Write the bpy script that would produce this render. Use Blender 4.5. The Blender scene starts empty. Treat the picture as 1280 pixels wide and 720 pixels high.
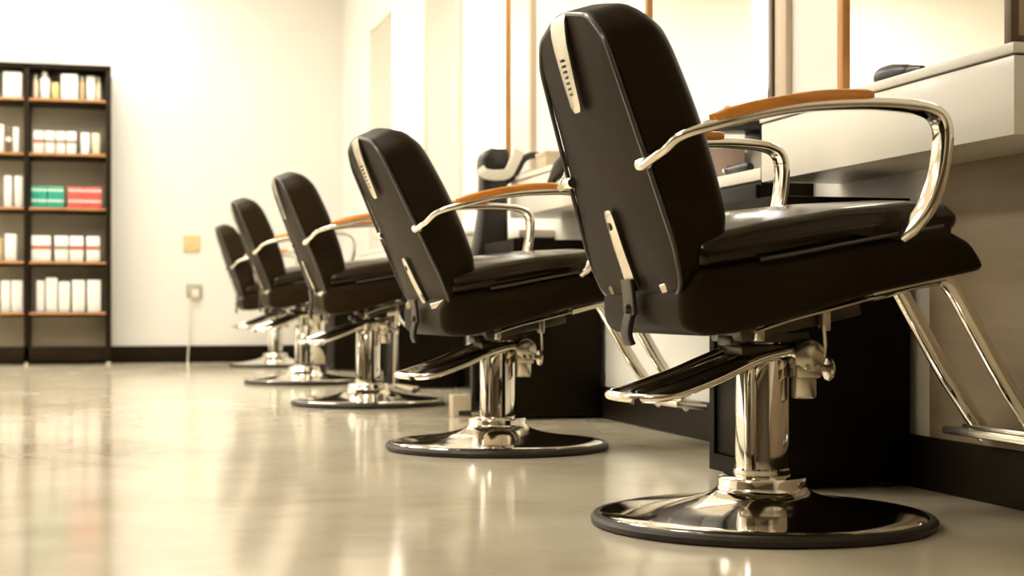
import bpy, bmesh, math, random
from mathutils import Vector, Matrix
random.seed(7)
S = bpy.context.scene
COL = S.collection
PI = math.pi

# ------------------------------------------------------------------ materials
def mat(name, color, rough=0.5, metal=0.0, coat=0.0, coat_rough=0.1, spec=0.5,
        noise=0.0, nscale=8.0, bump=0.0, bscale=60.0, emit=None, estr=0.0, rvar=0.0, stretch=(1, 1, 1)):
    m = bpy.data.materials.new(name)
    m.use_nodes = True
    nt = m.node_tree
    b = nt.nodes['Principled BSDF']
    b.inputs['Base Color'].default_value = (*color, 1)
    b.inputs['Roughness'].default_value = rough
    b.inputs['Metallic'].default_value = metal
    b.inputs['Coat Weight'].default_value = coat
    b.inputs['Coat Roughness'].default_value = coat_rough
    b.inputs['Specular IOR Level'].default_value = spec
    if emit:
        b.inputs['Emission Color'].default_value = (*emit, 1)
        b.inputs['Emission Strength'].default_value = estr
    tc = nt.nodes.new('ShaderNodeTexCoord')
    mp = nt.nodes.new('ShaderNodeMapping')
    mp.inputs['Scale'].default_value = stretch
    nt.links.new(tc.outputs['Object'], mp.inputs['Vector'])
    if noise > 0 or rvar > 0:
        n = nt.nodes.new('ShaderNodeTexNoise')
        n.inputs['Scale'].default_value = nscale
        n.inputs['Detail'].default_value = 6
        nt.links.new(mp.outputs['Vector'], n.inputs['Vector'])
        if noise > 0:
            r = nt.nodes.new('ShaderNodeValToRGB')
            r.color_ramp.elements[0].position = 0.3
            r.color_ramp.elements[1].position = 0.7
            r.color_ramp.elements[0].color = (*[c * (1 - noise) for c in color], 1)
            r.color_ramp.elements[1].color = (*[min(1, c * (1 + noise)) for c in color], 1)
            nt.links.new(n.outputs['Fac'], r.inputs['Fac'])
            nt.links.new(r.outputs['Color'], b.inputs['Base Color'])
        if rvar > 0:
            mr = nt.nodes.new('ShaderNodeMapRange')
            mr.inputs['To Min'].default_value = max(0, rough - rvar)
            mr.inputs['To Max'].default_value = rough + rvar
            nt.links.new(n.outputs['Fac'], mr.inputs['Value'])
            nt.links.new(mr.outputs['Result'], b.inputs['Roughness'])
    if bump > 0:
        n2 = nt.nodes.new('ShaderNodeTexNoise')
        n2.inputs['Scale'].default_value = bscale
        n2.inputs['Detail'].default_value = 3
        nt.links.new(mp.outputs['Vector'], n2.inputs['Vector'])
        bp = nt.nodes.new('ShaderNodeBump')
        bp.inputs['Strength'].default_value = bump
        bp.inputs['Distance'].default_value = 0.002
        nt.links.new(n2.outputs['Fac'], bp.inputs['Height'])
        nt.links.new(bp.outputs['Normal'], b.inputs['Normal'])
    return m

M = {}
M['vinyl'] = mat('black_vinyl', (.017, .0115, .0052), .42, spec=.05, noise=.12, nscale=5, bump=.12, bscale=240, rvar=.05)
M['seat_vinyl'] = mat('smooth_black_vinyl', (.009, .0062, .003), .17, spec=.35, noise=.12, nscale=5, rvar=.03)
M['piping'] = mat('piping_vinyl', (.03, .025, .017), .3, coat=.3)
M['chrome'] = mat('chrome', (.82, .775, .68), .07, metal=1, noise=.04, nscale=3, rvar=.025)
M['satin'] = mat('satin_chrome', (.62, .57, .47), .26, metal=1, noise=.05, nscale=10)
M['dark_metal'] = mat('dark_metal', (.07, .058, .04), .35, metal=.8, noise=.2, nscale=20)
M['rubber'] = mat('rubber', (.022, .016, .009), .42, spec=.3, noise=.15, nscale=30)
M['wood'] = mat('arm_wood', (.74, .28, .035), .34, coat=.3, noise=.22, nscale=9, stretch=(1, 12, 8))
M['shelf_wood'] = mat('shelf_wood', (.42, .19, .06), .4, noise=.25, nscale=6, stretch=(1, 10, 10))
M['frame_wood'] = mat('mirror_frame_wood', (.55, .26, .08), .4, noise=.2, nscale=6, stretch=(10, 10, 1))
M['dark_wood'] = mat('dark_wood', (.10, .055, .022), .35, noise=.25, nscale=6, stretch=(10, 10, 1))
M['wall'] = mat('wall_paint', (.80, .77, .70), .75, noise=.02, nscale=2, bump=.05, bscale=90)
M['ceil'] = mat('ceiling_paint', (.83, .80, .74), .85, noise=.02, nscale=2)
M['base'] = mat('baseboard_black', (.008, .0055, .003), .5, spec=.15, noise=.15, nscale=8)
M['black'] = mat('black_laminate', (.004, .0028, .0014), .45, spec=.12, noise=.15, nscale=6)
M['blackpl'] = mat('black_plastic', (.014, .011, .007), .35, noise=.1, nscale=20)
M['laminate'] = mat('cream_laminate', (.80, .75, .64), .38, noise=.025, nscale=3, coat=.2)
M['mirror'] = mat('mirror_glass', (.93, .92, .86), .02, metal=1, rvar=.004, nscale=2)
M['bookcase'] = mat('bookcase_black', (.010, .007, .004), .45, spec=.15, noise=.15, nscale=10)
M['white_card'] = mat('white_card', (.82, .79, .72), .5, noise=.03, nscale=20)
M['cream_card'] = mat('cream_card', (.72, .62, .42), .5, noise=.05, nscale=20)
M['tan_card'] = mat('tan_card', (.50, .37, .20), .5, noise=.08, nscale=20)
M['brown_card'] = mat('brown_card', (.14, .08, .04), .5, noise=.1, nscale=20)
M['teal_card'] = mat('teal_card', (.02, .33, .22), .5, noise=.08, nscale=20)
M['red_card'] = mat('red_card', (.66, .10, .08), .5, noise=.08, nscale=20)
M['red_band'] = mat('red_print', (.42, .13, .08), .5, noise=.3, nscale=60)
M['grey_band'] = mat('grey_print', (.30, .24, .17), .5, noise=.3, nscale=60)
M['plate_y'] = mat('yellow_plate', (.66, .53, .26), .45, noise=.04, nscale=10)
M['socket'] = mat('socket_grey', (.42, .39, .28), .4, noise=.05, nscale=10)
M['cord'] = mat('white_cord', (.72, .68, .56), .4, noise=.03, nscale=10)
M['beige'] = mat('beige_plastic', (.55, .46, .32), .45, noise=.05, nscale=10)
M['pink'] = mat('pale_pink_card', (.62, .47, .40), .5, noise=.04, nscale=10)
M['amber'] = mat('amber_bottle', (.62, .50, .18), .25, noise=.05, nscale=10, coat=.4)
M['light'] = mat('light_diffuser', (.9, .88, .8), .5, noise=.01, nscale=4, emit=(1, .96, .89), estr=21)
M['led'] = mat('led_diffuser', (.9, .88, .8), .5, noise=.01, nscale=4, emit=(1, .97, .90), estr=4)
M['winlight'] = mat('bright_daylight_pane', (.9, .9, .88), .3, noise=.01, nscale=4, emit=(1, .955, .87), estr=2.2)

for k_, c_ in (('vinyl', (1, .78, .5)), ('seat_vinyl', (1, .85, .65)), ('black', (1, .8, .55)), ('base', (1, .8, .55)), ('bookcase', (1, .8, .55))):
    M[k_].node_tree.nodes['Principled BSDF'].inputs['Specular Tint'].default_value = (*c_, 1)
# polished concrete floor
def floor_mat():
    m = bpy.data.materials.new('polished_concrete'); m.use_nodes = True
    nt = m.node_tree; b = nt.nodes['Principled BSDF']; L = nt.links
    tc = nt.nodes.new('ShaderNodeTexCoord')
    def noise(sc, det, st=(1, 1, 1), dist=0):
        mp = nt.nodes.new('ShaderNodeMapping'); mp.inputs['Scale'].default_value = st
        L.new(tc.outputs['Object'], mp.inputs['Vector'])
        n = nt.nodes.new('ShaderNodeTexNoise'); n.inputs['Scale'].default_value = sc
        n.inputs['Detail'].default_value = det; n.inputs['Distortion'].default_value = dist
        L.new(mp.outputs['Vector'], n.inputs['Vector']); return n
    n1 = noise(1.3, 8, dist=.6); n2 = noise(7, 8, dist=.4)
    mix = nt.nodes.new('ShaderNodeMath'); mix.operation = 'MULTIPLY_ADD'
    L.new(n2.outputs['Fac'], mix.inputs[0]); mix.inputs[1].default_value = .32
    L.new(n1.outputs['Fac'], mix.inputs[2])
    r = nt.nodes.new('ShaderNodeValToRGB')
    e = r.color_ramp.elements
    e[0].position = .42; e[0].color = (.52, .44, .30, 1)
    e[1].position = .88; e[1].color = (.82, .73, .55, 1)
    k = e.new(.62); k.color = (.70, .61, .44, 1)
    L.new(mix.outputs[0], r.inputs['Fac']); L.new(r.outputs['Color'], b.inputs['Base Color'])
    mr = nt.nodes.new('ShaderNodeMapRange')
    mr.inputs['To Min'].default_value = .08; mr.inputs['To Max'].default_value = .15
    L.new(n2.outputs['Fac'], mr.inputs['Value']); L.new(mr.outputs['Result'], b.inputs['Roughness'])
    b.inputs['Specular IOR Level'].default_value = .9
    n3 = noise(3.2, 4)
    bp = nt.nodes.new('ShaderNodeBump'); bp.inputs['Strength'].default_value = .04; bp.inputs['Distance'].default_value = .003
    L.new(n3.outputs['Fac'], bp.inputs['Height']); L.new(bp.outputs['Normal'], b.inputs['Normal'])
    return m
M['floor'] = floor_mat()
M['trim'] = mat('pale_tan_trim', (.66, .54, .40), .5, noise=.03, nscale=4)
M['wall_shade'] = mat('shaded_wall_tan', (.31, .235, .15), .55, noise=.10, nscale=3, stretch=(1, .6, 9))  # wall tone with the under-counter shade painted in
M['bay_shade'] = mat('shaded_bay_taupe', (.36, .30, .21), .6, noise=.05, nscale=4)  # wall tone as darkened by shade inside the bookcase
M['taupe'] = mat('taupe_wall_paint', (.22, .17, .11), .7, noise=.03, nscale=3)
M['dark_panel'] = mat('dark_wall_panel', (.16, .12, .075), .5, noise=.1, nscale=5)

# ------------------------------------------------------------------ helpers
def NB(): return bmesh.new()

def obj(name, bm, m, parent=None, loc=None, smooth=35):
    bmesh.ops.recalc_face_normals(bm, faces=bm.faces[:])
    me = bpy.data.meshes.new(name)
    bm.to_mesh(me); bm.free()
    if smooth:
        for p in me.polygons: p.use_smooth = True
        me.set_sharp_from_angle(angle=math.radians(smooth))
    me.materials.append(m)
    o = bpy.data.objects.new(name, me); COL.objects.link(o)
    if parent: o.parent = parent
    if loc is not None: o.location = loc
    return o

def tag(o, label, cat, group=None, kind=None):
    o['label'] = label; o['category'] = cat
    if group: o['group'] = group
    if kind: o['kind'] = kind
    return o

def struct(o):
    o['kind'] = 'structure'; return o

def thing(name, label, cat, loc=(0, 0, 0), rz=0, group=None):
    o = bpy.data.objects.new(name, None); COL.objects.link(o)
    o.empty_display_size = .1
    o.location = loc; o.rotation_euler = (0, 0, rz)
    return tag(o, label, cat, group)

def copy_tree(o, parent=None):
    c = o.copy(); COL.objects.link(c)
    if parent: c.parent = parent
    for ch in list(o.children): copy_tree(ch, c)
    return c

def box(bm, x0, x1, y0, y1, z0, z1, bev=0, seg=2, mtx=None):
    v = [bm.verts.new((x, y, z)) for z in (z0, z1) for y in (y0, y1) for x in (x0, x1)]
    fs = [(0, 2, 3, 1), (4, 5, 7, 6), (0, 1, 5, 4), (2, 6, 7, 3), (0, 4, 6, 2), (1, 3, 7, 5)]
    faces = [bm.faces.new([v[i] for i in f]) for f in fs]
    if bev:
        es = {e for f in faces for e in f.edges}
        r = bmesh.ops.bevel(bm, geom=list(es), offset=bev, segments=seg, profile=.5, affect='EDGES')
        v = list({w for f in r['faces'] for w in f.verts} | {w for w in v if w.is_valid})
    if mtx is not None:
        for w in v: w.co = mtx @ w.co
    return v

def smooth_path(pts, n=6, closed=False):
    P = [Vector(p) for p in pts]; out = []
    N = len(P)
    rng = range(N) if closed else range(N - 1)
    for i in rng:
        if closed: a, b, c, d = P[i - 1], P[i], P[(i + 1) % N], P[(i + 2) % N]
        else:
            b, c = P[i], P[i + 1]
            a = P[i - 1] if i else b * 2 - c
            d = P[i + 2] if i + 2 < N else c * 2 - b
        for k in range(n):
            t = k / n
            out.append(.5 * ((2 * b) + (c - a) * t + (2 * a - 5 * b + 4 * c - d) * t * t + (3 * b - a - 3 * c + d) * t ** 3))
    if not closed: out.append(P[-1])
    return out

def sweep(bm, path, section, up=Vector((0, 1, 0)), closed=False, scales=None):
    """section: list of (u, v): u along 'up' side, v along the other normal"""
    path = [Vector(p) for p in path]; N = len(path); rings = []
    pn = None
    for i, p in enumerate(path):
        if closed: t = (path[(i + 1) % N] - path[i - 1])
        else: t = path[min(i + 1, N - 1)] - path[max(i - 1, 0)]
        t.normalize()
        if up is not None:
            a = (up - t * up.dot(t)).normalized()
        else:
            if pn is None:
                ref = Vector((0, 0, 1)) if abs(t.z) < .9 else Vector((1, 0, 0))
                a = (ref - t * ref.dot(t)).normalized()
            else: a = (pn - t * pn.dot(t)).normalized()
            pn = a
        b = t.cross(a)
        s = scales[i] if scales else 1
        rings.append([bm.verts.new(p + a * (u * s) + b * (v * s)) for u, v in section])
    K = len(section)
    for i in range(N if closed else N - 1):
        r0, r1 = rings[i], rings[(i + 1) % N]
        for k in range(K):
            bm.faces.new((r0[k], r0[(k + 1) % K], r1[(k + 1) % K], r1[k]))
    if not closed:
        bm.faces.new(rings[0][::-1]); bm.faces.new(rings[-1])
    return rings

def circ(r, n=12): return [(r * math.cos(2 * PI * k / n), r * math.sin(2 * PI * k / n)) for k in range(n)]

def rrect(w, h, r, n=3):
    out = []
    for cx, cy, a0 in ((w / 2 - r, h / 2 - r, 0), (-w / 2 + r, h / 2 - r, 90), (-w / 2 + r, -h / 2 + r, 180), (w / 2 - r, -h / 2 + r, 270)):
        for k in range(n + 1):
            a = math.radians(a0 + 90 * k / n)
            out.append((cx + r * math.cos(a), cy + r * math.sin(a)))
    return out

def tube(bm, pts, r, n=12, closed=False, scales=None): return sweep(bm, pts, circ(r, n), None, closed, scales)

def lathe(bm, prof, c=(0, 0, 0), n=48, axis='Z', cap0=True, cap1=True):
    c = Vector(c); rings = []
    for r, h in prof:
        ring = []
        for k in range(n):
            a = 2 * PI * k / n
            u, v = r * math.cos(a), r * math.sin(a)
            p = {'Z': (u, v, h), 'Y': (u, h, v), 'X': (h, u, v)}[axis]
            ring.append(bm.verts.new(c + Vector(p)))
        rings.append(ring)
    for a, b in zip(rings, rings[1:]):
        for k in range(n):
            bm.faces.new((a[k], a[(k + 1) % n], b[(k + 1) % n], b[k]))
    if cap0: bm.faces.new(rings[0][::-1])
    if cap1: bm.faces.new(rings[-1])

def round_outline(pts, n=5):
    """pts: (a, b, radius) convex/concave polygon with rounded corners"""
    out = []; N = len(pts)
    for i in range(N):
        p = Vector(pts[i][:2]); r = pts[i][2]
        a = Vector(pts[i - 1][:2]); c = Vector(pts[(i + 1) % N][:2])
        if r <= 0: out.append(p); continue
        d0 = (a - p).normalized(); d1 = (c - p).normalized()
        ang = d0.angle(d1)
        l = min(r / math.tan(ang / 2), .48 * (a - p).length, .48 * (c - p).length)
        s, e = p + d0 * l, p + d1 * l
        for k in range(n + 1):
            t = k / n
            out.append(s * (1 - t) ** 2 + p * 2 * t * (1 - t) + e * t * t)
    return out

def resample(pts, n):
    L = [0]
    for i in range(len(pts)): L.append(L[-1] + (pts[(i + 1) % len(pts)] - pts[i]).length)
    out = []; j = 0
    for k in range(n):
        d = L[-1] * k / n
        while L[j + 1] < d: j += 1
        f = (d - L[j]) / max(1e-9, L[j + 1] - L[j])
        out.append(pts[j].lerp(pts[(j + 1) % len(pts)], f))
    return out

def slab(bm, outline, t0, t1, r0, r1, bulge0=0, bulge1=0, fmap=None, n=96, rs=4, cap=5, mid=0):
    """rounded cushion: outline in (a,b), depth from -t0 to t1; rim radius r0 / r1; centre bulges"""
    O = resample(outline, n)
    cen = sum(O, Vector((0, 0))) / n
    nor = []
    for i in range(n):
        t = (O[(i + 1) % n] - O[i - 1]).normalized(); nn = Vector((t.y, -t.x))
        if nn.dot(O[i] - cen) < 0: nn = -nn
        nor.append(nn)
    rings = []
    def ring(inset, s, d):
        rings.append([bm.verts.new(fmap(*(cen + (O[i] - nor[i] * inset - cen) * s), d)) for i in range(n)])
    for j in range(cap, 0, -1):
        s = 1 - j / (cap + .6)
        ring(r0, s, -t0 - bulge0 * (1 - s * s))
    for j in range(rs + 1):
        a = PI / 2 * (1 - j / rs); ring(r0 * (1 - math.cos(a)), 1, -t0 + r0 * (1 - math.sin(a)))
    for j in range(1, mid):
        ring(0, 1, (-t0 + r0) + (t1 - r1 + t0 - r0) * j / mid)
    for j in range(rs + 1):
        a = PI / 2 * (j / rs); ring(r1 * (1 - math.cos(a)), 1, t1 - r1 * (1 - math.sin(a)))
    for j in range(1, cap + 1):
        s = 1 - j / (cap + .6)
        ring(r1, s, t1 + bulge1 * (1 - s * s))
    for A, B in zip(rings, rings[1:]):
        for k in range(n): bm.faces.new((A[k], A[(k + 1) % n], B[(k + 1) % n], B[k]))
    for R, d, s0 in ((rings[0], -t0 - bulge0, 1), (rings[-1], t1 + bulge1, -1)):
        c = bm.verts.new(fmap(cen.x, cen.y, d))
        for k in range(n): bm.faces.new((R[k], R[(k + 1) % n], c))

# ------------------------------------------------------------------ room
X0, X1, Y0, Y1, ZC = -4.6, 1.707, -4.2, 11.2, 3.0
def room():
    b = NB(); box(b, X0 - .2, X1 + .2, Y0 - .2, Y1 + .2, -.1, 0); struct(obj('floor', b, M['floor'], smooth=0))
    b = NB(); box(b, X0 - .2, X1 + .2, Y0 - .2, Y1 + .2, ZC, ZC + .1); struct(obj('ceiling', b, M['ceil'], smooth=0))
    b = NB(); box(b, X0, X1, Y1, Y1 + .12, 0, ZC); struct(obj('wall_back', b, M['wall'], smooth=0))
    b = NB(); box(b, X1, X1 + .12, Y0, Y1 + .12, 0, ZC); struct(obj('wall_right', b, M['wall'], smooth=0))
    b = NB(); box(b, X0, X1, Y0 - .12, Y0, 0, ZC); struct(obj('wall_front', b, M['dark_panel'], smooth=0))
    # left wall with window openings
    wins = [(5.6, 7.4), (8.4, 10.2)]
    b = NB()
    YS = 2.8
    box(b, X0 - .12, X0, YS, Y1, 0, .7); box(b, X0 - .12, X0, YS, Y1, 2.6, ZC)
    ys = [YS] + [v for w in wins for v in w] + [Y1]
    for i in range(0, len(ys), 2): box(b, X0 - .12, X0, ys[i], ys[i + 1], .7, 2.6)
    struct(obj('wall_left', b, M['wall'], smooth=0))
    b = NB(); box(b, X0 - .12, X0, Y0, YS, 0, ZC); struct(obj('wall_left_front', b, M['taupe'], smooth=0))
    for k, (a, c) in enumerate(wins):
        b = NB()
        for (u0, u1, w0, w1) in ((a, a + .05, .7, 2.6), (c - .05, c, .7, 2.6), (a, c, .7, .75), (a, c, 2.55, 2.6),
                                 ((a + c) / 2 - .02, (a + c) / 2 + .02, .7, 2.6), (a, c, 1.9, 1.94)):
            box(b, X0 - .09, X0 - .02, u0, u1, w0, w1)
        w = struct(obj('window_%d' % (k + 1), b, M['dark_wood'], smooth=0))
        b = NB(); box(b, X0 - .075, X0 - .065, a + .02, c - .02, .72, 2.58)
        obj('window_pane', b, M['winlight'], w, smooth=0)
    # baseboards
    b = NB(); box(b, X0, X1, Y1 - .016, Y1, 0, .118, .003); struct(obj('baseboard_back', b, M['base']))
    b = NB(); box(b, X1 - .016, X1, Y0, Y1 - .016, 0, .112, .003); struct(obj('baseboard_right', b, M['base']))
    b = NB(); box(b, X0, X0 + .016, Y0, Y1 - .016, 0, .115, .003); struct(obj('baseboard_left', b, M['base']))
    # ceiling light panels
    spots = [(-2.4, .9), (-2.4, 3.9), (-2.4, 6.0), (-2.4, 8.1), (-2.4, 10.1), (-.1, 3.9), (-.1, 6.0), (-.1, 8.1), (-.1, 10.1)]  # first panel is an added fill light from the camera side
    names = ['added front left ceiling fill panel, the one nearest the camera'] + ['recessed ceiling light panel, %s of the four in the %s row' % (n_, r_)
        for r_ in ('left', 'right') for n_ in ('nearest', 'second nearest', 'second farthest', 'farthest')]
    for k, (x, y) in enumerate(spots):
        t = thing('ceiling_light', names[k], 'ceiling light', (x, y, ZC), 0, 'recessed ceiling light panels')
        b = NB()
        for s in (-1, 1):
            box(b, s * .43 - .03, s * .43 + .03, -.46, .46, -.03, 0); box(b, -.40, .40, s * .43 - .03, s * .43 + .03, -.03, 0)
        obj('frame', b, M['laminate'], t, smooth=0)
        b = NB(); box(b, -.4, .4, -.4, .4, -.02, -.001); obj('diffuser', b, M['light'], t, smooth=0)
room()

# ------------------------------------------------------------------ salon chair
# local frame: origin on the floor under the column, +x the way the chair faces
BB = Vector((-.243, 0, .437)); BU = Vector((-.2955, 0, .9553)); BN = Vector((-.9553, 0, -.2955))
def backmap(a, b, d):
    # gentle lateral wrap: sides forward on the rear face
    p = BB + BU * b + BN * d
    return Vector((p.x, a, p.z))

def make_chair(label):
    C = thing('salon_chair', label, 'salon chair', group='black salon styling chairs in a row')
    # --- base
    b = NB()
    lathe(b, [(.297, .012), (.292, .019), (.285, .0225), (.262, .0255), (.22, .030), (.17, .0365), (.13, .044), (.105, .051), (.091, .057),
              (.083, .063), (.080, .070), (.080, .080), (.077, .085), (.068, .088), (.052, .089), (.050, .086)], n=96, cap0=True, cap1=True)
    base = obj('base', b, M['chrome'], C)
    b = NB(); lathe(b, [(.24, .0), (.300, .0), (.306, .004), (.307, .012), (.302, .018), (.292, .020), (.284, .0135), (.24, .012)], n=96, cap0=False, cap1=False)
    # close ring
    b.verts.ensure_lookup_table()
    N = 96; V = b.verts
    for k in range(N): b.faces.new((V[7 * N + k], V[7 * N + (k + 1) % N], V[(k + 1) % N], V[k]))
    obj('rubber_rim', b, M['rubber'], base)
    # --- column
    b = NB()
    lathe(b, [(.048, .075), (.048, .292), (.045, .298), (.034, .30), (.034, .345)], n=64)
    lathe(b, [(.051, .086), (.051, .098), (.047, .102), (.044, .102)], n=64, cap0=False, cap1=False)
    col = obj('column', b, M['chrome'], C)
    b = NB(); lathe(b, [(.0095, .10), (.0095, .285), (.006, .29)], c=(-.040, -.036, 0), n=20)
    obj('guide_rod', b, M['chrome'], col)
    # --- pump pedal : U-shaped loop with inner plate
    b = NB()
    L = [(.045, -.050, .312), (-.03, -.060, .296), (-.11, -.064, .263), (-.18, -.066, .239), (-.220, -.058, .231), (-.258, -.02, .230),
         (-.274, .03, .232), (-.266, .060, .233), (-.238, .068, .239), (-.155, .060, .267), (-.09, .052, .294), (-.03, .040, .318), (.02, .03, .325)]
    tube(b, smooth_path(L, 5), .0085, 12)
    pedal = obj('pump_pedal', b, M['chrome'], C)
    b = NB()
    Q = [(-.258, .221, .044), (-.215, .232, .050), (-.145, .254, .048), (-.05, .288, .042), (.0, .302, .034)]
    rows = []
    for x, z, hw in Q:
        rows.append([b.verts.new((x, y, z + dz)) for y, dz in ((-hw, .008), (hw, .014), (hw, .004), (-hw, -.002))])
    for A, B_ in zip(rows, rows[1:]):
        for k in range(4): b.faces.new((A[k], A[(k + 1) % 4], B_[(k + 1) % 4], B_[k]))
    b.faces.new(rows[0][::-1]); b.faces.new(rows[-1])
    obj('pedal_plate', b, M['dark_metal'], pedal, smooth=0)
    b = NB()
    for y0 in (-.02, .012): tube(b, [(-.245, y0, .238), (-.145, y0, .268), (-.05, y0, .302)], .0045, 8)
    obj('pedal_rib', b, M['chrome'], pedal)
    # --- pump head / clamp at the top of the column
    b = NB()
    box(b, -.058, .055, -.042, .045, .300, .322, .006)
    box(b, -.075, -.035, -.03, .03, .318, .338, .005)
    box(b, -.045, .07, -.05, .05, .325, .345, .004)
    obj('pump_head', b, M['dark_metal'], C)
    b = NB()
    lathe(b, [(.0, -.066), (.020, -.064), (.029, -.058), (.032, -.048), (.032, -.022), (.026, -.012), (.012, -.01)], c=(.062, -.01, .300), n=28, axis='Y', cap0=False)
    lathe(b, [(.020, -.036), (.022, -.032), (.022, .0), (.018, .004)], c=(.060, -.045, .262), n=24)
    box(b, .035, .085, -.07, -.022, .262, .300, .006)
    for dx in (-.008, .010): lathe(b, [(.0045, -.078), (.0045, -.070)], c=(.062 + dx, 0, .282), n=10, axis='Y')
    tube(b, [(.075, -.045, .282), (.104, -.045, .278)], .007, 10)
    lathe(b, [(.006, .0), (.019, .002), (.021, .006), (.019, .010), (.006, .012)], c=(.102, -.045, .277), n=20, axis='X')
    valve = obj('pedal_pivot', b, M['satin'], C)
    # --- seat support straps
    b = NB()
    sec = rrect(.028, .007, .003)
    for y0 in (-.085, .085):
        sweep(b, smooth_path([(-.055, y0, .345), (.02, y0, .368), (.12, y0, .392), (.22, y0, .418)], 4), sec)
    for x, z in ((-.045, .334), (.08, .352)):
        box(b, x - .008, x + .008, -.095, -.075, z - .006, z + .035, .002)
        box(b, x - .008, x + .008, .075, .095, z - .006, z + .035, .002)
    tube(b, [(.078, -.085, .375), (.082, -.085, .322), (.088, -.07, .300)], .0035, 8)
    obj('seat_support', b, M['satin'], C)
    b = NB(); box(b, -.075, .16, -.07, .07, -.022, .006, .004, mtx=Matrix.Translation((0, 0, .362)) @ Matrix.Rotation(math.radians(-12), 4, 'Y'))
    obj('mounting_plate', b, M['dark_metal'], C)
    # --- seat base (side profile extruded across)
    prof = [(-.215, .452, .02), (-.095, .464, .2), (.049, .492, .2), (.166, .513, .1), (.224, .525, .04), (.282, .498, .05), (.314, .452, .014),
            (.226, .435, .08), (.092, .408, .3), (-.038, .370, .2), (-.151, .343, .2), (-.205, .339, .05), (-.232, .356, .04), (-.236, .41, .05)]
    def seat_map(a, c, d):
        # plan corners rounded towards the rear
        q = max(0, (-.12 - a) / .115)
        return Vector((a, d * (1 - .14 * q * q), c))
    b = NB(); slab(b, round_outline(prof), .238, .238, .022, .022, .004, .004, fmap=seat_map, n=120)
    sb = obj('seat_base', b, M['vinyl'], C)
    pth = [(-.11, .4645), (-.04, .4765), (.049, .4935), (.166, .5145), (.224, .5235)]
    for s in (-1, 1):
        b = NB(); tube(b, smooth_path([(x, s * .2368, z) for x, z in pth], 5), .0038, 8)
        obj('piping', b, M['piping'], sb)
    # --- seat cushion
    prof = [(-.215, .494, .03), (-.172, .504, .1), (-.095, .523, .2), (.034, .547, .3), (.174, .564, .12), (.237, .563, .03), (.264, .541, .03),
            (.252, .515, .02), (.214, .519, .05), (.166, .511, .1), (.049, .490, .2), (-.095, .462, .2), (-.215, .448, .03)]
    def cush_map(a, c, d):
        low = .449 + (a + .215) * .178
        top = max(0, min(1, (c - low) / .045))
        f = max(0, min(1, (a + .215) / .42))
        q = min(1, abs(d) / .236)
        return Vector((a, d, c + top * (.040 - .028 * f) * (1 - q * q)))
    b = NB(); slab(b, round_outline(prof), .236, .236, .026, .026, .003, .003, fmap=cush_map, n=120, rs=6, mid=10)
    sc = obj('seat_cushion', b, M['seat_vinyl'], C)
    # --- backrest
    ol = round_outline([(-.205, -.035, .08), (.205, -.035, .08), (.232, .05, .1), (.213, .22, .3), (.188, .408, .05), (.142, .454, .07), (0, .483, .3), (-.142, .454, .07), (-.188, .408, .05), (-.213, .22, .3), (-.232, .05, .1)], 5)
    def bm_map(a, c, d):
        # d<0: front side, d>0: rear
        fr = max(0, c - .35) / .13
        bow = math.sin(PI * max(0, min(1, c / .48)))
        if d < 0:
            k = min(1, -d / .11)
            d = d * (1 - .24 * fr * fr) - .010 * k * bow
            c = c + .034 * k * max(0, (.14 - c) / .14)
        p = backmap(a, c, d); p.x += .008 * bow
        return p
    b = NB(); slab(b, ol, .110, 0, .040, .012, .004, .010, fmap=bm_map, n=120, rs=6)
    bk = obj('backrest', b, M['vinyl'], C)
    olr = resample(ol, 96)
    b = NB()
    tube(b, [backmap(p.x * .985, p.y * .99, -.004) for p in olr], .0045, 8, closed=True)
    obj('piping', b, M['piping'], bk)
    # chrome name plate hooked over the top edge
    b = NB()
    def strip(bm, rows_, th=.004):
        R = []
        for (c, hw, d) in rows_:
            R.append([bm.verts.new(backmap(a, c, dd)) for a, dd in ((-hw, d), (-hw * .5, d + th * .6), (hw * .5, d + th * .6), (hw, d), (hw, d - th), (-hw, d - th))])
        for A, B_ in zip(R, R[1:]):
            for k in range(6): bm.faces.new((A[k], A[(k + 1) % 6], B_[(k + 1) % 6], B_[k]))
        bm.faces.new(R[0][::-1]); bm.faces.new(R[-1])
    strip(b, [(.305, .012, .013), (.309, .020, .014), (.318, .025, .0145), (.36, .030, .0135), (.42, .036, .011), (.445, .040, .0080), (.462, .041, .004), (.472, .041, -.001)])
    np_ = obj('name_plate', b, M['satin'], bk)
    b = NB()
    for k in range(7):
        c = .398 - k * .010
        q = backmap(-.003, c, .0158)
        box(b, -.0018, .0012, -.006, .006, -.0022, .0022, mtx=Matrix.Translation(q) @ Matrix.Rotation(math.radians(-15.9), 4, 'Y'))
    obj('plate_lettering', b, M['dark_metal'], np_, smooth=0)
    # lower rear plate + bracket + release tab
    b = NB()
    strip(b, [(.128, .009, .0125), (.124, .017, .013), (.112, .021, .013), (.06, .023, .012), (.005, .025, .009), (-.02, .025, .007)])
    rp = obj('rear_plate', b, M['satin'], bk)
    b = NB(); q = backmap(0, .100, .0165)
    lathe(b, [(.006, -.004), (.0075, .001), (.004, .002)], c=(0, 0, 0), n=16, axis='X')
    for v in b.verts: v.co = Matrix.Translation(q) @ Matrix.Rotation(math.radians(-15.9 + 180), 4, 'Y') @ v.co
    obj('bolt', b, M['dark_metal'], rp)
    b = NB()
    sweep(b, smooth_path([(-.256, 0, .436), (-.252, 0, .410), (-.249, 0, .374)], 4), rrect(.054, .008, .003))
    lathe(b, [(.007, -.262), (.009, -.259), (.009, -.25)], c=(0, -.004, .385), n=14, axis='X')
    obj('recline_bracket', b, M['dark_metal'], C)
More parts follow.
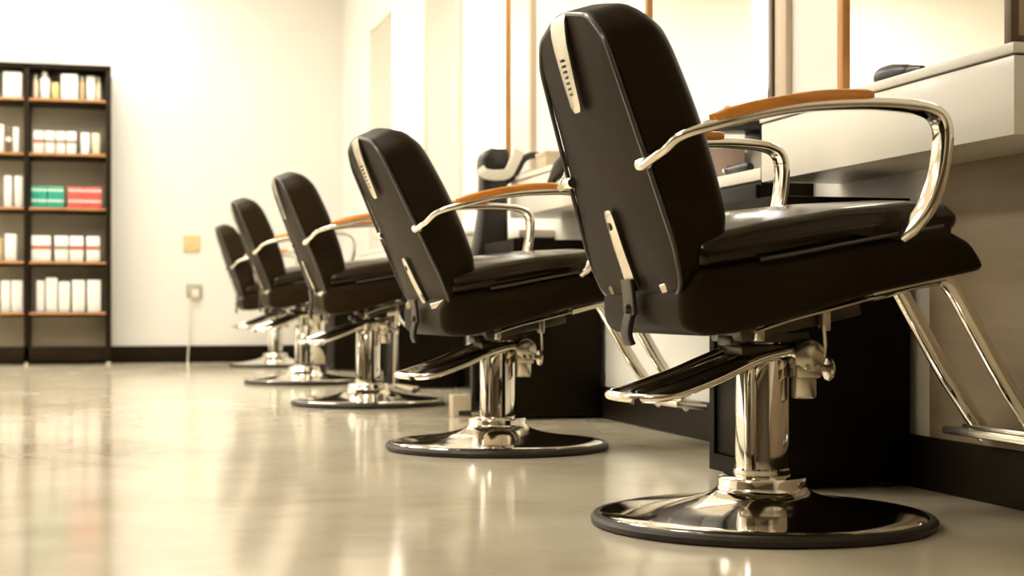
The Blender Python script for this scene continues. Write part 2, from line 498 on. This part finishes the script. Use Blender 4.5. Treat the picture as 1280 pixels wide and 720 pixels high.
    b = NB(); sweep(b, smooth_path([(-.248, 0, .380), (-.254, 0, .36), (-.256, 0, .338), (-.250, 0, .322)], 4), rrect(.042, .010, .004))
    obj('recline_lever', b, M['rubber'], C)
    # side hinge plates between back and seat
    for s in (-1, 1):
        b = NB(); sec = rrect(.016, .016, .003)
        sweep(b, smooth_path([(-.236, s * .13, .420), (-.222, s * .165, .427), (-.203, s * .195, .441), (-.176, s * .214, .466)], 4), sec, up=Vector((0, 1, 0)))
        obj('hinge_plate', b, M['satin'], C)
    # --- armrests
    A = [(-.302, .619, .218), (-.284, .637, .250), (-.263, .657, .275), (-.213, .673, .295), (-.138, .693, .303), (-.06, .707, .306), (.043, .7145, .308),
         (.110, .7135, .308), (.148, .709, .308), (.172, .696, .308), (.181, .668, .308), (.176, .612, .306), (.160, .556, .298), (.143, .524, .284), (.130, .506, .268)]
    for s in (-1, 1):
        b = NB()
        path = smooth_path([(x, s * y, z) for x, z, y in A], 5)
        nn = len(path)
        sc_ = [min(1, .78 + .22 * (i / nn) / .25, 1 - .22 * max(0, (i / nn - .93) / .07)) for i in range(nn)]
        sweep(b, path, rrect(.050, .0170, .007), scales=sc_)
        lathe(b, [(.009, 0), (.011, .004), (.011, .03)], c=(-.298, .186 if s > 0 else -.220, .619), n=20, axis='Y')
        ar = obj('armrest', b, M['chrome'], C)
        b = NB()
        W = [(-.216, .685), (-.190, .693), (-.138, .706), (-.06, .720), (.0, .7255), (.046, .7265)]
        pts = smooth_path([(x, s * (.297 + .01 * min(1, (x + .216) / .1)), z) for x, z in W], 5)
        n_ = len(pts)
        scl = [min(1, .72 + 2.2 * i / n_, .86 + 3 * (n_ - 1 - i) / n_) for i in range(n_)]
        sweep(b, pts, rrect(.056, .017, .006), scales=scl)
        obj('wood_pad', b, M['wood'], ar, smooth=50)
    # --- footrest
    for s in (-1, 1):
        b = NB()
        pth = smooth_path([(.16, s * .098, .412), (.27, s * .098, .438), (.315, s * .098, .432), (.362, s * .098, .362), (.425, s * .098, .260), (.505, s * .098, .148), (.510, s * .098, .140)], 5)
        tube(b, pth, .0165, 16)
        ft = obj('footrest_tube', b, M['chrome'], C)
    b = NB()
    box(b, -.060, .035, -.155, .155, -.012, .004, .005, mtx=Matrix.Translation((.510, 0, .146)) @ Matrix.Rotation(math.radians(6), 4, 'Y'))
    box(b, -.035, .030, -.125, .125, .003, .012, .004, mtx=Matrix.Translation((.510, 0, .146)) @ Matrix.Rotation(math.radians(6), 4, 'Y'))
    fp = obj('footplate', b, M['satin'], C)
    return C

chair_specs = [   # x, y, turn, lift of the hydraulic column, seat offset, extra recline of the back
    (1.145, 2.56, 0, 0, 0, 0, 'large black salon chair nearest the camera, its base in the lower right'),
    (1.054, 4.12, 3, -.028, .018, 7.5, 'black salon chair directly behind the nearest one, second in the row'),
    (1.032, 6.12, 0, .020, .025, 4, 'black salon chair in the middle of the row, third from the camera'),
    (1.010, 7.96, 0, .045, .03, 4, 'small blurred black salon chair, fourth in the row and second from the back wall'),
    (1.115, 10.29, 0, .03, 0, 2, 'most distant black salon chair, leftmost in the row and closest to the back wall'),
]
def pose(chair, lift, dx, rec):
    for ch in chair.children:
        k = ch.name.split('.')[0]
        if k == 'base': continue
        if k == 'column': ch.location = (0, 0, min(0, lift)); continue
        if k in ('pump_pedal', 'pump_head', 'pedal_pivot'): ch.location = (0, 0, lift); continue
        ch.location = (dx, 0, lift)
        if k == 'backrest' and rec:
            R_ = Matrix.Rotation(math.radians(-rec), 4, 'Y')
            ch.rotation_euler = (0, math.radians(-rec), 0)
            ch.location = BB - (R_ @ BB) + Vector((dx + .003 * rec, 0, lift))
proto = None
for x, y, rz, lift, dx, rec, lab in chair_specs:
    if proto is None: c = proto = make_chair(lab)
    else: c = copy_tree(proto); c['label'] = lab
    if lift or rec: pose(c, lift, dx, rec)
    c.location = (x, y, 0); c.rotation_euler = (0, 0, math.radians(rz))

# ------------------------------------------------------------------ station counters (white wall-hung)
def counter(y0, y1, z0, z1, label, x0=1.5, pulls=False):
    t = thing('wall_counter', label, 'counter', (x0, y0, z0), 0, 'cream wall-hung station counters')
    d = X1 - x0; L = y1 - y0; h = z1 - z0
    b = NB(); box(b, .004, d, .004, L - .004, 0, h - .022, .002)
    body = obj('cabinet_body', b, M['laminate'], t)
    b = NB(); box(b, .008, d, .008, L - .008, h - .022, h - .0185); obj('shadow_gap', b, M['dark_wood'], t, smooth=0)
    b = NB(); box(b, 0, d, 0, L, h - .0185, h, .002); obj('countertop', b, M['laminate'], t)
    if pulls:
        for yc in (.26, .78):
            b = NB()
            tube(b, smooth_path([(0, -.055, .0), (-.022, -.052, .0), (-.028, -.03, 0), (-.028, .03, 0), (-.022, .052, 0), (0, .055, 0)], 4), .006, 8)
            o = obj('pull', b, M['satin'], body, loc=(.004, yc, h * .45))
    return t
counter(2.32, 3.37, .682, .84, 'long cream wall-hung counter at the right edge, above the nearest chair')
counter(4.60, 5.69, .728, .88, 'cream wall-hung counter seen between the two nearest chair backs')
counter(6.41, 7.46, .60, .717, 'cream counter with curved pulls behind the second chair', pulls=True)
counter(8.20, 9.25, .60, .717, 'cream counter behind the third chair, farther along the wall', pulls=True)

# low black drawer units between counters, pale top
def drawer_unit(y0, y1, z0, z1, label, x0=1.56):
    t = thing('drawer_unit', label, 'drawer unit', (x0, y0, z0), 0, 'black wall-hung drawer units with pale tops')
    d = X1 - x0; L = y1 - y0; h = z1 - z0
    b = NB(); box(b, .006, d, .006, L - .006, 0, h - .03, .002); body = obj('body', b, M['black'], t)
    b = NB(); box(b, 0, d, 0, L, h - .03, h, .003); obj('top_board', b, M['laminate'], t)
    n = 2
    for k in range(n):
        w = (L - .02) / n
        b = NB(); box(b, -.006, .006, .012 + k * w, k * w + w, .01, h - .04, .002)
        dr = obj('drawer', b, M['black'], t)
        b = NB(); lathe(b, [(.003, 0), (.004, -.008), (.009, -.012), (.009, -.018), (.003, -.021)], n=14, axis='X', c=(-.006, .01 + (k + .5) * w, h * .55))
        obj('knob', b, M['chrome'], dr)
drawer_unit(3.50, 4.52, .50, .73, 'black wall drawer unit with pale top behind the nearest chair seat')
drawer_unit(5.76, 6.34, .47, .69, 'black wall drawer unit with pale top behind the second chair seat')

# black floor cabinets
def cabinet(y0, label, x0=1.37, w=.36, h=.623, group='black floor cabinets against the right wall'):
    t = thing('floor_cabinet', label, 'cabinet', (x0, y0, 0), 0, group)
    d = X1 - .018 - x0
    b = NB(); box(b, .014, d, 0, w, .012, h, .003); obj('body', b, M['black'], t)
    # front faces -x : frame and recessed door
    b = NB()
    for (u0, u1, v0, v1) in ((0, .028, .012, h), (w - .028, w, .012, h), (.028, w - .028, .012, .05), (.028, w - .028, h - .04, h), (.028, w - .028, h * .58, h * .58 + .022)):
        box(b, 0, .014, u0, u1, v0, v1)
    obj('front_frame', b, M['black'], t, smooth=0)
    for v0, v1 in ((.053, h * .58 - .003), (h * .58 + .025, h - .043)):
        b = NB(); box(b, .006, .014, .031, w - .031, v0, v1, .001); dr = obj('drawer', b, M['black'], t)
        b = NB(); tube(b, [(.004, w * .35, v1 - .04), (-.014, w * .36, v1 - .04), (-.014, w * .64, v1 - .04), (.004, w * .65, v1 - .04)], .004, 8)
        obj('handle', b, M['dark_metal'], dr)
    for xx in (.04, d - .04):
        for yy in (.03, w - .03):
            b = NB(); lathe(b, [(.014, 0), (.016, .004), (.014, .014)], c=(xx, yy, 0), n=14); obj('foot', b, M['blackpl'], t)
cabinet(3.00, 'black floor cabinet directly behind the nearest chair column')
cabinet(5.13, 'black floor cabinet behind the second chair column, against the right wall', w=.42)
cabinet(7.25, 'black floor cabinet between the second and third chair columns', w=.42)
cabinet(9.37, 'farthest black floor cabinet, beside the fourth chair column', w=.42)

# ------------------------------------------------------------------ mirrors and light strips
def mirror(y0, y1, z0, label, near, far, z1=2.2, dx=.024):
    t = thing('wall_mirror', label, 'mirror', (X1, y0, z0), 0, 'tall framed station mirrors')
    L = y1 - y0; h = z1 - z0; f = .03
    b = NB(); box(b, -dx + .010, -.001, f, L - f, .012, h - f); obj('glass', b, M['mirror'], t, smooth=0)
    b = NB(); box(b, -dx, 0, 0, f, 0, h, .002); obj('frame_stile', b, near, t)
    b = NB(); box(b, -dx, 0, L - f, L, 0, h, .002); obj('frame_stile', b, far, t)
    b = NB(); box(b, -dx, 0, f, L - f, 0, .012, .002); obj('frame_rail', b, M['laminate'], t)
    b = NB(); box(b, -dx, 0, f, L - f, h - f, h, .002); obj('frame_rail', b, M['laminate'], t)
W, D = M['frame_wood'], M['dark_wood']
mirror(2.40, 3.335, .845, 'wood framed mirror above the right edge counter', D, W)
mirror(3.70, 4.68, .90, 'tall mirror with a dark near stile behind the nearest chair back', D, W)
mirror(6.035, 6.45, .95, 'narrow mirror with an orange wood far stile, above the hood dryer', M['trim'], W)
mirror(7.37, 8.20, .72, 'bright mirror straight above the second chair back', M['laminate'], M['laminate'])
mirror(9.10, 9.95, .72, 'farthest wall mirror, nearest the room corner', M['laminate'], M['laminate'])

def light_strip(y0, y1, z0, label, z1=2.2, dx=.03):
    t = thing('light_strip', label, 'wall light', (X1, y0, z0), 0, 'vertical white light strips beside the mirrors')
    L = y1 - y0; h = z1 - z0
    b = NB(); box(b, -.012, 0, 0, L, 0, h, .002); obj('housing', b, M['laminate'], t)
    b = NB(); box(b, -dx, -.012, .004, L - .004, .01, h - .01, .006); obj('diffuser', b, M['led'], t)
light_strip(3.735, 3.80, .95, 'vertical white light strip on the dark stile, right of the nearest chair back', dx=.04)
b = NB(); box(b, X1 - .018, X1, 3.63, 3.698, .90, 2.3, .002); struct(obj('trim_1', b, M['trim']))
b = NB(); box(b, X1 - .008, X1, Y0, 2.94, .112, .70, .001); struct(obj('wall_shade_panel', b, M['wall_shade']))  # thin sheet whose dark colour stands for shade below the near counter
light_strip(4.70, 4.80, .882, 'vertical white light strip touching the right side of the nearest chair back')
light_strip(6.48, 6.62, .72, 'vertical white light strip beside the orange wood stile')
light_strip(8.93, 9.06, .72, 'farthest thin vertical light strip, right of the plain back wall', z1=2.19)

# ------------------------------------------------------------------ items on the counters
def hair_dryer(loc, rz, ry, label, s=1.0, side=1):
    t = thing('hair_dryer', label, 'hair dryer', loc, rz, 'black hair dryers on the counters')
    Rm = Matrix.Rotation(ry, 4, 'Y') @ Matrix.Scale(s, 4)
    b = NB(); lathe(b, [(.020, -.075), (.028, -.07), (.034, -.05), (.035, -.01), (.029, .03), (.024, .06), (.021, .065)], n=28, axis='X')
    for v in b.verts: v.co = Rm @ v.co
    obj('barrel', b, M['blackpl'], t)
    b = NB(); lathe(b, [(.022, .062), (.018, .09), (.013, .115), (.009, .118)], n=24, axis='X')
    for v in b.verts: v.co = Rm @ v.co
    obj('nozzle', b, M['blackpl'], t)
    b = NB(); sweep(b, smooth_path([(-.03, -.02 * side, 0), (-.032, -.07 * side, 0), (-.025, -.13 * side, 0)], 4), rrect(.028, .022, .008), up=Vector((0, 0, 1)))
    for v in b.verts: v.co = Rm @ v.co
    obj('handle', b, M['blackpl'], t)
    return t
hair_dryer((1.60, 2.90, .84 + .030), math.radians(-80), math.radians(0), 'black hair dryer lying on the long counter at the right', .72, side=-1)
hair_dryer((1.466, 4.88, .85), math.radians(100), math.radians(30), 'black hair dryer hanging on the front of the counter beside the nearest chair back', .85)

def carton(name, label, cat, x, y, z, sx, sy, sz, m, band=None, bandz=(.35, .6), group=None, lid=False, rz=0):
    t = thing(name, label, cat, (x, y, z), rz, group)
    b = NB(); box(b, -sx / 2, sx / 2, -sy / 2, sy / 2, 0, sz, min(.004, sx * .1), 2); obj('body', b, m, t)
    if band:
        b = NB(); box(b, -sx / 2 - .0006, sx / 2 + .0006, -sy / 2 - .0006, sy / 2 + .0006, sz * bandz[0], sz * bandz[1]); obj('printed_band', b, band, t, smooth=0)
    if lid:
        b = NB(); box(b, -sx / 2 - .002, sx / 2 + .002, -sy / 2 - .002, sy / 2 + .002, sz * .8, sz + .002, .002); obj('lid', b, m, t)
    return t
carton('tissue_box', 'beige box lying on the counter between the two nearest chair backs', 'box', 1.60, 5.42, .88, .10, .13, .072, M['beige'], lid=True)
carton('towel_box', 'taller cream box against the wall behind the beige box', 'box', 1.655, 5.22, .88, .075, .16, .150, M['cream_card'], lid=True)
carton('storage_box', 'pale pink box on the drawer unit behind the nearest armrests', 'box', 1.63, 3.98, .73, .11, .20, .105, M['pink'], lid=True)

# dark wooden frame standing on the near end of the long counter
t = thing('picture_frame', 'dark wooden frame standing on the near end of the right edge counter', 'frame', (1.512, 2.345, .84))
for x0, x1, z0, z1, nm in ((0, .016, 0, .30, 'frame_stile'), (.174, .190, 0, .30, 'frame_stile'), (.016, .174, 0, .016, 'frame_rail'), (.016, .174, .284, .30, 'frame_rail')):
    b = NB(); box(b, x0, x1, 0, .022, z0, z1, .0015); obj(nm, b, M['dark_wood'], t)
b = NB(); box(b, .016, .174, .008, .014, .016, .284); obj('panel', b, M['tan_card'], t, smooth=0)
b = NB(); box(b, .08, .11, .012, .10, 0, .006, .001); box(b, .08, .11, .016, .022, 0, .2); obj('easel_back', b, M['dark_wood'], t)
# wall holder with amber bottle
t = thing('tool_holder', 'black tool holder on the wall just under the nearest armrest', 'holder', (X1, 3.80, .86))
b = NB(); box(b, -.13, 0, 0, .12, 0, .034, .005); obj('tray', b, M['blackpl'], t)
b = NB(); box(b, -.010, 0, .01, .11, -.04, .0, .002); obj('back_plate', b, M['blackpl'], t)
b = NB(); lathe(b, [(.016, 0), (.018, .003), (.018, .024), (.008, .034), (.008, .038)], n=24)
o = obj('amber_bottle', b, M['amber'], None, (1.635, 3.88, .894)); tag(o, 'small amber bottle standing on the black tool holder', 'bottle')
# sockets near the counter end
t = thing('power_socket', 'black power socket on the wall left of the long counter', 'socket', (X1, 3.44, .745), 0)
b = NB(); box(b, -.03, 0, 0, .10, 0, .045, .004); obj('housing', b, M['blackpl'], t)
b = NB(); box(b, -.033, -.029, .015, .045, .012, .033, .001); obj('outlet', b, M['dark_metal'], t)
t = thing('hair_clipper', 'black hair clipper lying on the drawer unit beside the pink box', 'hair clipper', (1.60, 3.72, .73 + .016), 0)
b = NB(); lathe(b, [(.010, -.07), (.015, -.06), (.016, 0), (.013, .05), (.016, .06)], n=20, axis='Y'); obj('body', b, M['blackpl'], t)
b = NB(); box(b, -.018, .018, .058, .078, -.006, .006, .002); obj('blade', b, M['satin'], t)

# ------------------------------------------------------------------ hood dryer stand behind the second chair
t = thing('hood_dryer', 'black standing hood dryer with pale visor behind the second chair armrests', 'hood dryer', (1.357, 5.64, 0))
b = NB(); box(b, -.016, .016, -.016, .016, .03, .50, .003); obj('stand_post', b, M['blackpl'], t)
b = NB(); box(b, -.055, .055, -.055, .055, 0, .035, .008); obj('stand_foot', b, M['blackpl'], t)
b = NB()
P_ = [(0, .48, .045), (.03, .55, .055), (.058, .63, .062), (.066, .74, .052), (.068, .84, .050), (.068, .90, .05)]
rg = []
for x, z, hw in P_: rg.append([b.verts.new((x + u * hw / .05, v * hw / .05, z)) for u, v in rrect(.10, .09, .018)])
for A_, B_ in zip(rg, rg[1:]):
    n_ = len(A_)
    for k in range(n_): b.faces.new((A_[k], A_[(k + 1) % n_], B_[(k + 1) % n_], B_[k]))
b.faces.new(rg[0][::-1]); b.faces.new(rg[-1])
obj('motor_housing', b, M['blackpl'], t)
b = NB(); slab(b, round_outline([(-.05, .895, .02), (.062, .895, .02), (.062, .985, .02), (-.01, .985, .05), (-.045, .96, .04)]), .05, .05, .02, .02, .006, .006, fmap=lambda a, c, d: Vector((a + .062, d, c)), n=60)
hd = obj('hood', b, M['blackpl'], t)
b = NB(); sweep(b, smooth_path([(.002, -.062, .905), (.02, -.072, .885), (.07, -.074, .880), (.11, -.068, .89), (.135, -.06, .93), (.16, -.05, .975)], 5), rrect(.010, .040, .004), up=Vector((0, 1, 0)))
obj('visor', b, M['cord'], t)
b = NB(); sweep(b, smooth_path([(.09, -.02, .85), (.13, -.03, .872), (.155, -.035, .905), (.178, -.035, .945), (.215, -.03, .962), (.245, -.02, .955), (.252, -.01, .915)], 5), rrect(.03, .026, .008), up=Vector((0, 1, 0)))
obj('curved_arm', b, M['blackpl'], t)

# stand with cord between chairs two and three
t = thing('pole_stand', 'thin chrome pole stand just left of the second chair back', 'stand', (1.30, 6.95, 0))
b = NB(); tube(b, smooth_path([(-.004, 0, .02), (-.002, 0, .20), (.004, 0, .34), (.012, 0, .46), (.018, 0, .545)], 4), .0085, 12); obj('pole', b, M['satin'], t)
for k in range(4):
    a = k * PI / 2 + .5
    b = NB(); tube(b, [(0, 0, .035), (.13 * math.cos(a), .13 * math.sin(a), .018)], .007, 8); lg = obj('leg', b, M['satin'], t)
    b = NB(); lathe(b, [(.007, -.007), (.012, -.004), (.012, .004), (.007, .007)], c=(.13 * math.cos(a), .13 * math.sin(a), .012), n=14, axis='Y'); obj('caster', b, M['blackpl'], lg)
b = NB(); tube(b, [(.006, 0, .36), (-.045, -.01, .352), (-.085, -.01, .340)], .005, 8); lathe(b, [(.006, -.006), (.012, 0), (.006, .006)], c=(-.09, -.01, .34), n=12, axis='X'); obj('side_hook', b, M['satin'], t)
b = NB(); tube(b, smooth_path([(1.305, 6.93, .36), (1.32, 6.91, .325), (1.36, 6.88, .29), (1.41, 6.84, .282), (1.46, 6.80, .295), (1.52, 6.76, .35), (1.56, 6.72, .44), (1.57, 6.70, .60)], 5), .006, 8)
o = obj('cord', b, M['cord'], t); o.location = (-1.30, -6.95, 0)
# small box on the floor
t = thing('floor_box', 'small beige box with a dark slot on the floor left of the second chair column', 'box', (1.235, 5.36, 0))
b = NB(); box(b, -.034, .034, -.03, .03, 0, .078, .004); obj('body', b, M['beige'], t)
b = NB(); box(b, -.012, .0345, -.031, -.028, .004, .022, .001); obj('slot', b, M['blackpl'], t)
# small canister vacuum like plug near fourth chair
t = thing('spray_bottle', 'small pale bottle with dark base on the floor between the third and fourth chairs', 'bottle', (1.16, 8.62, 0))
b = NB(); lathe(b, [(.055, 0), (.058, .006), (.058, .07), (.054, .075)], n=28); obj('base', b, M['blackpl'], t)
b = NB(); lathe(b, [(.052, .075), (.052, .11), (.035, .15), (.018, .17), (.016, .19)], n=28); obj('body', b, M['beige'], t)
b = NB(); tube(b, smooth_path([(0, 0, .185), (.0, 0, .215), (.02, 0, .235)], 4), .012, 10); obj('spout', b, M['satin'], t)

# ------------------------------------------------------------------ wall plates on the back wall
t = thing('wall_plate', 'square yellowish wall plate high on the back wall', 'wall plate', (.622, Y1, .785))
b = NB(); box(b, -.058, .058, -.012, 0, 0, .118, .004); obj('plate', b, M['plate_y'], t)
b = NB(); box(b, -.012, .012, -.016, -.011, .045, .073, .002); obj('switch', b, M['plate_y'], t)
t = thing('wall_outlet', 'grey wall outlet with a plug, below the yellowish plate', 'outlet', (.640, Y1, .458))
b = NB(); box(b, -.055, .055, -.014, 0, 0, .098, .004); obj('plate', b, M['socket'], t)
b = NB(); box(b, -.02, .035, -.045, -.013, .0, .06, .006); obj('plug', b, M['cord'], t)
b = NB(); tube(b, smooth_path([(.630, Y1 - .04, .465), (.610, Y1 - .036, .44), (.602, Y1 - .032, .30), (.600, Y1 - .03, .15), (.592, Y1 - .03, .012), (.590, Y1 - .04, .006)], 5), .006, 8)
o = obj('cord', b, M['cord'], t); o.location = (-.640, -Y1, -.458)

# ------------------------------------------------------------------ bookcase

XR, XC, XL = .066, -.468, -.84         # right, centre and left posts (right faces)
YF, YB = 10.88, 11.18                   # front and back of the bookcase
PW, TOPZ = .036, 2.035
levels = [1.80, 1.432, 1.064, .700, .356]
t = thing('bookcase', 'black bookcase with orange-brown shelf edges against the back wall at the left', 'bookcase', ((XR + XL) / 2, YF, 0))
cx = (XR + XL) / 2
def bx(name, m, x0, x1, y0, y1, z0, z1, bev=.002, parent=t):
    b = NB(); box(b, x0 - cx, x1 - cx, y0 - YF, y1 - YF, z0, z1, bev); return obj(name, b, m, parent)
for x in (XR - PW, XC - PW, XL):
    for y in (YF, YB - PW): bx('post', M['bookcase'], x, x + PW, y, y + PW, .022, TOPZ)
    bx('side_rail', M['bookcase'], x + .005, x + PW - .005, YF + PW, YB - PW, TOPZ - .04, TOPZ)
bx('top_board', M['bookcase'], XL, XR, YF, YB, TOPZ - .030, TOPZ + .002)
bx('bottom_rail', M['bookcase'], XL + PW, XR - PW, YF, YF + .03, .03, .125)
bx('side_panel', M['bookcase'], XR - .018, XR - .006, YF + PW, YB - PW, .125, TOPZ - .04)
for z in levels:
    for x0, x1 in ((XL + PW, XC - PW), (XC, XR - PW)):
        sh = bx('shelf', M['bookcase'], x0, x1, YF + .012, YB - .002, z - .030, z)
        bx('shelf_edge', M['shelf_wood'], x0, x1, YF - .002, YF + .014, z - .016, z + .001, parent=sh)
bx('bay_shade_panel', M['bay_shade'], XL + PW, XR - PW, YB - .012, YB - .004, .12, TOPZ - .02)  # added sheet, its colour stands for wall shade behind the open shelves
for x in (XR - PW / 2, XC - PW / 2, XL + PW / 2):
    b = NB(); lathe(b, [(.017, 0), (.020, .004), (.020, .014), (.012, .024)], c=(x - cx, .02, 0), n=20); obj('foot', b, M['satin'], t)

ordn = ['leftmost', 'second from the left', 'third from the left', 'fourth from the left', 'fifth from the left', 'sixth from the left', 'rightmost']
lvl_names = ['top shelf', 'second shelf', 'middle shelf', 'fourth shelf', 'lowest shelf']
def px2x(p): return (p - 0) * (.066 + .655) / 139 - .655
def bottle(label, x, y, z, r, h, m, group, capm):
    t = thing('product_bottle', label, 'bottle', (x, y, z), 0, group)
    b = NB(); lathe(b, [(r * .94, 0), (r, .004), (r, h * .74), (r * .8, h * .80), (r * .42, h * .84), (r * .42, h * .86)], n=24); obj('body', b, m, t)
    b = NB(); lathe(b, [(r * .5, h * .85), (r * .5, h * .99), (r * .42, h)], n=20); obj('cap', b, capm, t)
rows = [
    # level, bay, [(px0, px1, height, material, band, kind)]
    (0, 'left', [(3, 27, .175, 'white_card', None, 'c')]),
    (0, 'right', [(40, 47, .165, 'cream_card', None, 'b'), (48, 62, .185, 'white_card', None, 'b'), (63, 73, .12, 'amber', None, 'c'),
                  (75, 97, .175, 'white_card', None, 'c'), (98, 106, .165, 'tan_card', None, 'b'), (107, 119, .17, 'white_card', None, 'c'), (120, 126, .165, 'cream_card', None, 'b')]),
    (1, 'left', [(-7, 4, .19, 'white_card', None, 'c'), (6, 13, .17, 'brown_card', 'white_card', 'c'), (15, 23, .175, 'white_card', None, 'c')]),
    (1, 'right', [(40, 54, .155, 'white_card', 'red_band', 'c'), (55, 68, .155, 'white_card', 'grey_band', 'c'), (69, 81, .155, 'white_card', 'grey_band', 'c'), (82, 95, .155, 'white_card', 'grey_band', 'c'),
                  (100, 112, .15, 'white_card', None, 'c'), (114, 125, .15, 'cream_card', None, 'c')]),
    (2, 'left', [(4, 14, .215, 'white_card', None, 'c'), (17, 28, .215, 'white_card', None, 'c')]),
    (3, 'left', [(-6, 3, .16, 'tan_card', None, 'c'), (5, 20, .185, 'white_card', None, 'c')]),
    (3, 'right', [(38, 63, .175, 'white_card', 'red_band', 'c'), (67, 85, .175, 'white_card', 'grey_band', 'c'), (86, 104, .175, 'white_card', 'red_band', 'c'), (107, 125, .175, 'white_card', 'red_band', 'c')]),
    (4, 'left', [(0, 12, .215, 'white_card', None, 'c'), (13, 28, .215, 'white_card', None, 'c')]),
    (4, 'right', [(44, 55, .215, 'white_card', None, 'c'), (56, 71, .235, 'white_card', None, 'c'), (72, 87, .21, 'white_card', None, 'c'), (89, 106, .22, 'white_card', None, 'c'), (108, 126, .22, 'white_card', None, 'c')]),
]
cn = {'white_card': 'white', 'cream_card': 'cream', 'tan_card': 'tan', 'brown_card': 'dark brown', 'amber': 'amber'}
for lv, bay, items in rows:
    for k, (a, c, h, m, band, kd) in enumerate(items):
        xa, xc = px2x(a), px2x(c); w = xc - xa - .004; x = (xa + xc) / 2
        pos = 'only one' if len(items) == 1 else ('rightmost' if k == len(items) - 1 else ordn[k])
        where = '%s on the %s, %s bay' % (pos, lvl_names[lv], bay)
        g = 'hair products on the bookcase %s' % lvl_names[lv]
        if kd == 'b': bottle('slim %s bottle, %s' % (cn[m], where), x, YF + .07, levels[lv] + .0012, w / 2, h, M[m], g, M['white_card'])
        else:
            carton('product_carton', '%s carton%s, %s' % (cn[m], '' if not band else (' with red print' if band == 'red_band' else ' with printing'), where), 'carton',
                   x, YF + .085, levels[lv] + .0012, w, min(.11, max(.05, w)), h, M[m], M[band] if band else None, (.46, .62), group=g)
# teal and red cartons, two high and two wide each
for a, c, m, nm in ((38, 79, 'teal_card', 'teal'), (84, 127, 'red_card', 'red')):
    xa, xc = px2x(a), px2x(c); w = (xc - xa) / 2
    for i, side in enumerate(('left', 'right')):
        for j, lev in enumerate(('bottom', 'top')):
            carton('product_carton', '%s carton, %s %s of the four %s cartons' % (nm, lev, side, nm), 'carton',
                   xa + w * (i + .5), YF + .085, levels[2] + .0012 + j * .0725, w - .004, .10, .0715, M[m], M['white_card'], (.60, .72), group='%s cartons on the middle shelf' % nm)

# ------------------------------------------------------------------ camera, world, colour
cam = bpy.data.cameras.new('camera'); co = bpy.data.objects.new('camera', cam); COL.objects.link(co)
co.location = (0, 0, .386); co.rotation_euler = (PI / 2, 0, -math.atan2(.2571, .9664))
cam.sensor_width = 36; cam.lens = 36 * 1930 / 1280; cam.shift_y = 25 / 1280
cam.dof.use_dof = True; cam.dof.focus_distance = 3.0; cam.dof.aperture_fstop = 5.0
S.camera = co
w = bpy.data.worlds.new('world'); S.world = w; w.use_nodes = True
w.node_tree.nodes['Background'].inputs[0].default_value = (1, .93, .8, 1)
w.node_tree.nodes['Background'].inputs[1].default_value = .6
S.view_settings.view_transform = 'Standard'; S.view_settings.look = 'None'
S.view_settings.exposure = 0.07; S.view_settings.gamma = 1; S.view_settings.use_curve_mapping = False
